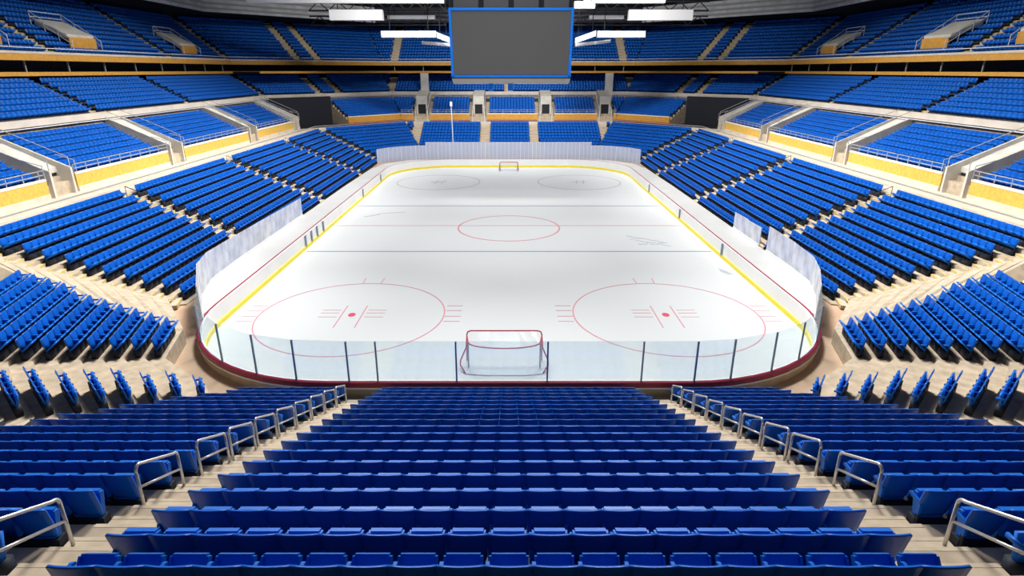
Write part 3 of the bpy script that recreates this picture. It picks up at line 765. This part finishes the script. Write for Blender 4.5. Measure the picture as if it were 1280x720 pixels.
# ------------------------------------------------------------------ goals
def goal(name, y, w, h, depth, face, label, redm, bulge):
    f_near = face > 0
    rt = tag(empty(name, (-0.2 if f_near else 0.0, y, 0)), label, 'goal')
    hw = w / 2; f = face   # f = +1: mouth looks to +y
    yb = -f * depth
    b = MB()
    fr = [(-hw - 0.02, 0, 0.03)]
    fr += [(-hw, 0, h - 0.18), (-hw + 0.05, 0, h - 0.05), (-hw + 0.18, 0, h), (hw - 0.18, 0, h), (hw - 0.05, 0, h - 0.05), (hw, 0, h - 0.18), (hw + 0.02, 0, 0.03)]
    b.tube(fr, 0.036, 8); b.build('goal_frame', redm, rt, True)
    b = MB(); zt = h - 0.14
    arc = [(-hw, -0.02 * f, h - 0.2)] + [(-hw * math.cos(PI * t / 12) * 0.94, yb * (0.55 + 0.45 * math.sin(PI * t / 12)), zt - 0.08) for t in range(13)] + [(hw, -0.02 * f, h - 0.2)]
    b.tube(arc, 0.032, 8); b.build('rear_top_bar', redm, rt, True)
    for s in (-1, 1):
        b = MB(); b.tube([(s * hw * 0.94, yb * 0.55, zt - 0.08), (s * hw * 0.94, yb * 0.56, 0.03)], 0.03, 8); b.build('rear_post', M['post'], rt, True)
        b = MB(); b.tube([(s * hw, -0.02 * f, h - 0.25), (s * hw * 1.02, yb * 0.12, 0.85 * h / 1.7), (s * (hw + bulge), yb * 0.45, 0.34), (s * (hw + bulge * 1.0), yb * 0.6, 0.2), (s * hw * 1.0, yb * 0.95, 0.035)], 0.034, 8); b.build('side_bar', redm, rt, True)
    b = MB(); b.tube([(-hw * 1.0, yb * 0.95, 0.035), (-hw * 0.5, yb * 1.05, 0.035), (hw * 0.5, yb * 1.05, 0.035), (hw, yb * 0.95, 0.035)], 0.025, 6); b.build('base_bar', M['lightpost'], rt, True)
    # net: roof, rear curtain and two side curtains
    b = MB(); n = 12
    topc = [(-hw * math.cos(PI * t / n) * 0.94, yb * (0.55 + 0.45 * math.sin(PI * t / n)), zt - 0.08) for t in range(n + 1)]
    botc = [(x * 1.04, yb * (0.95 + 0.08 * math.sin(PI * t / n)), 0.04) for t, (x, _, _) in enumerate(topc)]
    front = [(-hw + 2 * hw * t / n, 0, h) for t in range(n + 1)]
    for t in range(n):
        b.quad(front[t], front[t + 1], topc[t + 1], topc[t]); b.quad(topc[t], topc[t + 1], botc[t + 1], botc[t])
    for t, s in ((0, -1), (n, 1)): b.quad((s * hw, 0, h), topc[t], botc[t], (s * hw, 0, 0.04))
    b.build('net', M['net'], rt)
    return rt
goal('hockey_goal', 24.2, 3.36, 1.5, 1.35, 1, 'large red hockey goal seen from behind through the near glass', M['goalred'], 0.26)
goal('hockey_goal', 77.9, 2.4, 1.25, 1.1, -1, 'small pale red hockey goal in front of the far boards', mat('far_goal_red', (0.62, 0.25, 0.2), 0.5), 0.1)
# thin white pole by the far glass
b = MB(); b.tube([(-7.55, 82.55, 0.45), (-7.62, 82.6, 4.5), (-7.7, 82.6, 8.0)], 0.07, 8)
pr = tag(empty('white_pole', (0, 0, 0)), 'thin white pole standing behind the far glass, left of the goal', 'pole')
b.build('pole_shaft', M['lightpost'], pr)
b = MB(); b.box(-7.85, -7.55, 82.45, 82.75, 7.9, 8.5); b.build('pole_head', M['white'], pr)

# ------------------------------------------------------------------ railings of the two near aisles
def railing(sx, y0, y1, label):
    """inverted U of steel tube down the slope: y0 is the lower, farther end"""
    fz = lambda y: 0.5 + RISE * math.floor((19.4 - y + 0.118 + 0.0) / RUN + 0.45)
    sl = RISE / RUN
    za, zb = fz(y0) + 0.02, fz(y1) + 0.02
    H = 0.92
    top = lambda y: 0.62 + sl * (19.4 - y) + H
    X = sx * 5.99
    rt = tag(empty('handrail', (X, y0, za)), label, 'handrail', 'steel handrails along the near aisles')
    def part(name, pts, r=0.026):
        b = MB(); b.T = Matrix.Translation((-X, -y0, -za)); b.tube(pts, r, 10); return b.build(name, M['steel'], rt, True)
    s = 0.10
    arc = lambda yc, zc, a0, a1: [(X, yc + s * math.cos(a0 + (a1 - a0) * i / 5), zc + s * math.sin(a0 + (a1 - a0) * i / 5)) for i in range(6)]
    ya, yb = y0, y1
    part('top_rail', arc(ya - s, top(ya) - s, 0, PI / 2) + arc(yb + s, top(yb) - s - 0.02, PI / 2, PI)[0:])
    posts = [part('post', [(X, ya, za), (X, ya, top(ya) - s)]), part('post', [(X, yb, zb), (X, yb, top(yb) - s - 0.02)])]
    part('mid_rail', [(X, ya, top(ya) - 0.40), (X, yb, top(yb) - 0.40)], 0.022)
    for y, z, po in ((ya, za, posts[0]), (yb, zb, posts[1])):
        b = MB(); b.T = Matrix.Translation((-X, -y0, -za)); b.prism([(X + 0.07 * math.cos(i * PI / 6), y + 0.07 * math.sin(i * PI / 6)) for i in range(12)], z - 0.02, z + 0.006); b.build('foot_plate', M['steel'], po)
RL = [(6.42, 5.1), (9.0, 7.9)] + [(10.65 + 1.2 * k, 9.6 + 1.2 * k) for k in range(8)]
for sx, sd in ((-1, 'left'), (1, 'right')):
    for i, (a, bb) in enumerate(RL):
        railing(sx, a, bb, f'bent steel handrail along the {sd} aisle, {ORD[i + 1]} up from the photo bottom')

# ------------------------------------------------------------------ video board
vb = tag(empty('video_board', (0.22, 60, 14.6)), 'large grey video board with blue frame hanging over the ice', 'video board')
VT = Matrix.Rotation(math.radians(-4), 4, 'X')
def vpart(name, m, fn, par=vb):
    b = MB(); b.T = VT; fn(b); return b.build(name, m, par)
def trap(b, x0t, x1t, x0b, x1b, zt, zb, y0, y1):
    b.hexa([(x0b, y0, zb), (x1b, y0, zb), (x1b, y1, zb), (x0b, y1, zb), (x0t, y0, zt), (x1t, y0, zt), (x1t, y1, zt), (x0t, y1, zt)])
vpart('cabinet', M['bframe'], lambda b: trap(b, -5.8, 5.8, -5.62, 5.62, 3.2, -2.95, 0.0, 1.3))
vpart('screen', M['screen'], lambda b: trap(b, -5.56, 5.56, -5.40, 5.40, 3.0, -2.58, -0.05, 0.0))
fr = vpart('frame', M['bframe'], lambda b: (trap(b, -5.8, 5.8, -5.8, 5.8, 3.25, 3.03, -0.12, 0.02), trap(b, -5.8, -5.58, -5.66, -5.42, 3.03, -2.8, -0.12, 0.02), trap(b, 5.58, 5.8, 5.42, 5.66, 3.03, -2.8, -0.12, 0.02), trap(b, -5.6, 5.6, -5.6, 5.6, -2.62, -2.8, -0.12, 0.02)))
vpart('bottom_tray', M['silver'], lambda b: (trap(b, -5.62, 5.62, -5.5, 5.5, -2.95, -3.35, -0.25, 1.3)))
vpart('tray_gap', M['greyp'], lambda b: trap(b, -5.55, 5.55, -5.5, 5.5, -2.8, -2.97, -0.1, 1.25))
for x in (-4.2, -1.4, 1.4, 4.2):
    vpart('upper_panel', M['greyp'], lambda b: b.box(x - 1.15, x + 1.15, 0.1, 0.5, 3.25, 6.0))
vpart('hanging_truss', M['dark'], lambda b: [b.tube([(x, 0.8, 3.2), (x, 0.8, 12.0)], 0.09, 6) for x in (-5.4, -2.8, 0, 2.8, 5.4)] + [b.box(-5.8, 5.8, 0.5, 1.1, 3.25, 6.4)])
for x in (-2.2, -0.3):
    vpart('lamp', M['bframe'], lambda b: b.box(x, x + 0.5, 0.2, 0.7, -4.0, -3.35))

# ------------------------------------------------------------------ roof, rear wall, bars
band('overhead_slab', ARC, [(25.0, 20.3), (25.0, 20.6), (36.0, 25.6), (36.0, 25.3)], M['dark'])
for vs, m in (([1, 2, 3], M['roofg']), ([3, 4], M['roofg']), ([4, 5], M['dark']), ([5, 6], M['roofg']), ([6, 7, 8], M['roofg'])):
    b = MB(); b.sweep(path(vs), R4(24.6, 25.0, 20.2, 22.6)); f = struct(b.build('roof_fascia', m))
    b = MB()
    for z in (20.55, 21.2, 21.9): b.sweep(path(vs), R4(24.45, 24.6, z, z + 0.25))
    b.build('roof_rib', M['greyp'] if m is M['dark'] else M['silver'], f)
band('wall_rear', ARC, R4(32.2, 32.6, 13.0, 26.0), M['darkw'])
# unseen slab and wall behind the camera, added only to block world light
b = MB(); b.box(-32, 32, -14, 2.0, 19.0, 19.5); struct(b.build('overhead_slab', M['dark']))
b = MB(); b.box(-32, 32, -14.5, -14, 0, 19.5); struct(b.build('wall_light_block', M['darkw']))
# pale columns at the far end
for x, z in ((-14.0, 9.1), (16.7, 6.0)):
    b = MB(); b.box(x - 0.65, x + 0.65, 104.2, 104.7, z, 12.0); struct(b.build('column', M['paleg']))
# mullions of the suites
b = MB()
for e, cs in ((E_SIDE_L, np.arange(32, 92, 5.2)), (E_SIDE_R, np.arange(33, 92, 5.2)), (E_FAR, np.arange(-20, 21, 5.0))):
    for c in cs: b.hexa(stretch(e, c, c + 0.12, 22.3, 22.42, 12.1, 13.2))
struct(b.build('suite_mullion', M['silver']))
# white light bars hung under the far roof
def light_bar(x0, x1, z0, z1, y, label, dx=0.0, dz=0.0):
    rt = tag(empty('light_bar', ((x0 + x1) / 2, y, z1)), label, 'light bar', 'white light bars under the far roof')
    b = MB(); c = (x0 + x1) / 2; h = z1 - z0
    b.hexa([(x0 - c, -0.5, -h), (x1 - c, -0.5, -h + dz), (x1 - c, 0.5, -h + dz), (x0 - c, 0.5, -h), (x0 - c, -0.5, 0), (x1 - c, -0.5, dz), (x1 - c, 0.5, dz), (x0 - c, 0.5, 0)]); b.build('bar_body', M['white'], rt)
    for t in (0.15, 0.85):
        xx = x0 + (x1 - x0) * t - c
        b = MB(); b.tube([(xx, 0, dz * t - 0.05), (xx, 0, 27 - z1)], 0.06, 6); b.build('hanger', M['dark'], rt)
light_bar(-23.3, -16.4, 18.55, 19.8, 84.8, 'wide white light bar high above the left far corner')
light_bar(-16.2, -9.9, 18.9, 19.3, 87.2, 'slim pale light bar just right of the wide one, far left')
light_bar(-17.0, -9.7, 16.55, 17.35, 86.1, 'white light bar hanging lower, left of the video board')
light_bar(-9.6, -7.2, 16.5, 17.2, 86.1, 'short sloping white light bar touching the left edge of the board', 0, -0.9)
light_bar(-12.0, -8.0, 15.8, 16.2, 88.6, 'thin white light bar lowest of those left of the board', 0, -0.3)
light_bar(-33.5, -8.3, 20.5, 22.0, 84.0, 'long white light bar along the photo top, left of the board')
light_bar(15.6, 23.9, 18.55, 19.8, 84.8, 'wide white light bar high above the right far corner')
light_bar(10.8, 15.4, 18.9, 19.3, 87.2, 'slim pale light bar just left of the wide one, far right')
light_bar(11.8, 18.2, 16.55, 17.35, 86.1, 'white light bar hanging lower, right of the video board')
light_bar(8.9, 11.6, 15.8, 16.5, 86.1, 'short sloping white light bar near the right edge of the board', 0, 0.9)
light_bar(9.2, 14.0, 15.5, 15.9, 88.6, 'thin white light bar lowest of those right of the board', 0, 0.5)
light_bar(9.6, 20.0, 20.5, 22.0, 84.0, 'long white light bar along the photo top, right of the board')
light_bar(8.3, 10.9, 19.8, 20.6, 83.0, 'small white light bar beside the top right board corner')
# dark lattice trusses behind them
for i, (sx, z) in enumerate(((-1, 18.2), (1, 18.2), (-1, 20.0), (1, 20.0))):
    b = MB(); x0, x1 = sx * 8.5, sx * 27
    for dz in (0, 1.1): b.tube([(x0, 88, z + dz), (x1, 88, z + dz)], 0.11, 6)
    nseg = 14
    for k in range(nseg):
        xa, xb = x0 + (x1 - x0) * k / nseg, x0 + (x1 - x0) * (k + 1) / nseg
        b.tube([(xa, 88, z + (k % 2) * 1.1), (xb, 88, z + ((k + 1) % 2) * 1.1)], 0.07, 5)
    tag(b.build('roof_truss', M['dark']), f'dark lattice truss under the far roof, {"upper" if z > 19 else "lower"} one {"left" if sx < 0 else "right"} of the board', 'truss')

# ------------------------------------------------------------------ light
W = bpy.data.worlds.new('world'); SC.world = W; W.use_nodes = True
bg = W.node_tree.nodes['Background']; bg.inputs[0].default_value = (0.85, 0.92, 1.0, 1); bg.inputs[1].default_value = 0.06
def area(x, y, z, sx, sy, power, col=(1, 0.97, 0.92), target=None, spread=95):
    l = bpy.data.lights.new('arena_lamp', 'AREA'); l.shape = 'RECTANGLE'; l.size = sx; l.size_y = sy; l.energy = power; l.color = col; l.spread = math.radians(spread)
    o = bpy.data.objects.new('arena_lamp', l); C.objects.link(o); o.location = (x, y, z)
    t = Vector(target or (x, y, 0)) - Vector((x, y, z)); o.rotation_euler = t.to_track_quat('-Z', 'Y').to_euler()
for y in (36, 54, 72):
    for sx in (-1, 1):
        area(sx * 7, y, 31, 7, 5, 2900, target=(sx * 31, y - 4, 2), spread=78)
for x in (-8, 8):
    area(x, 38, 31, 7, 5, 5200, target=(x * 2.0, 7, 4))
    area(x, 66, 31, 7, 5, 3600, target=(x * 1.6, 100, 7))
for x, y, e in ((0, 35, 1300), (0, 48, 1450), (0, 56, 1050), (0, 69, 1500), (-8, 44, 600), (8, 44, 600), (-8, 58, 550), (8, 58, 550), (-7, 76, 800), (7, 76, 800), (-9, 36, 300), (9, 36, 300)):
    area(x, y, 34, 7, 5, e, spread=110)
SC.view_settings.view_transform = 'Standard'; SC.view_settings.look = 'None'; SC.view_settings.gamma = 1; SC.view_settings.exposure = 0
SC.view_settings.use_curve_mapping = False
SC.cycles.use_denoising = True
SC.cycles.max_bounces = 8; SC.cycles.transparent_max_bounces = 16
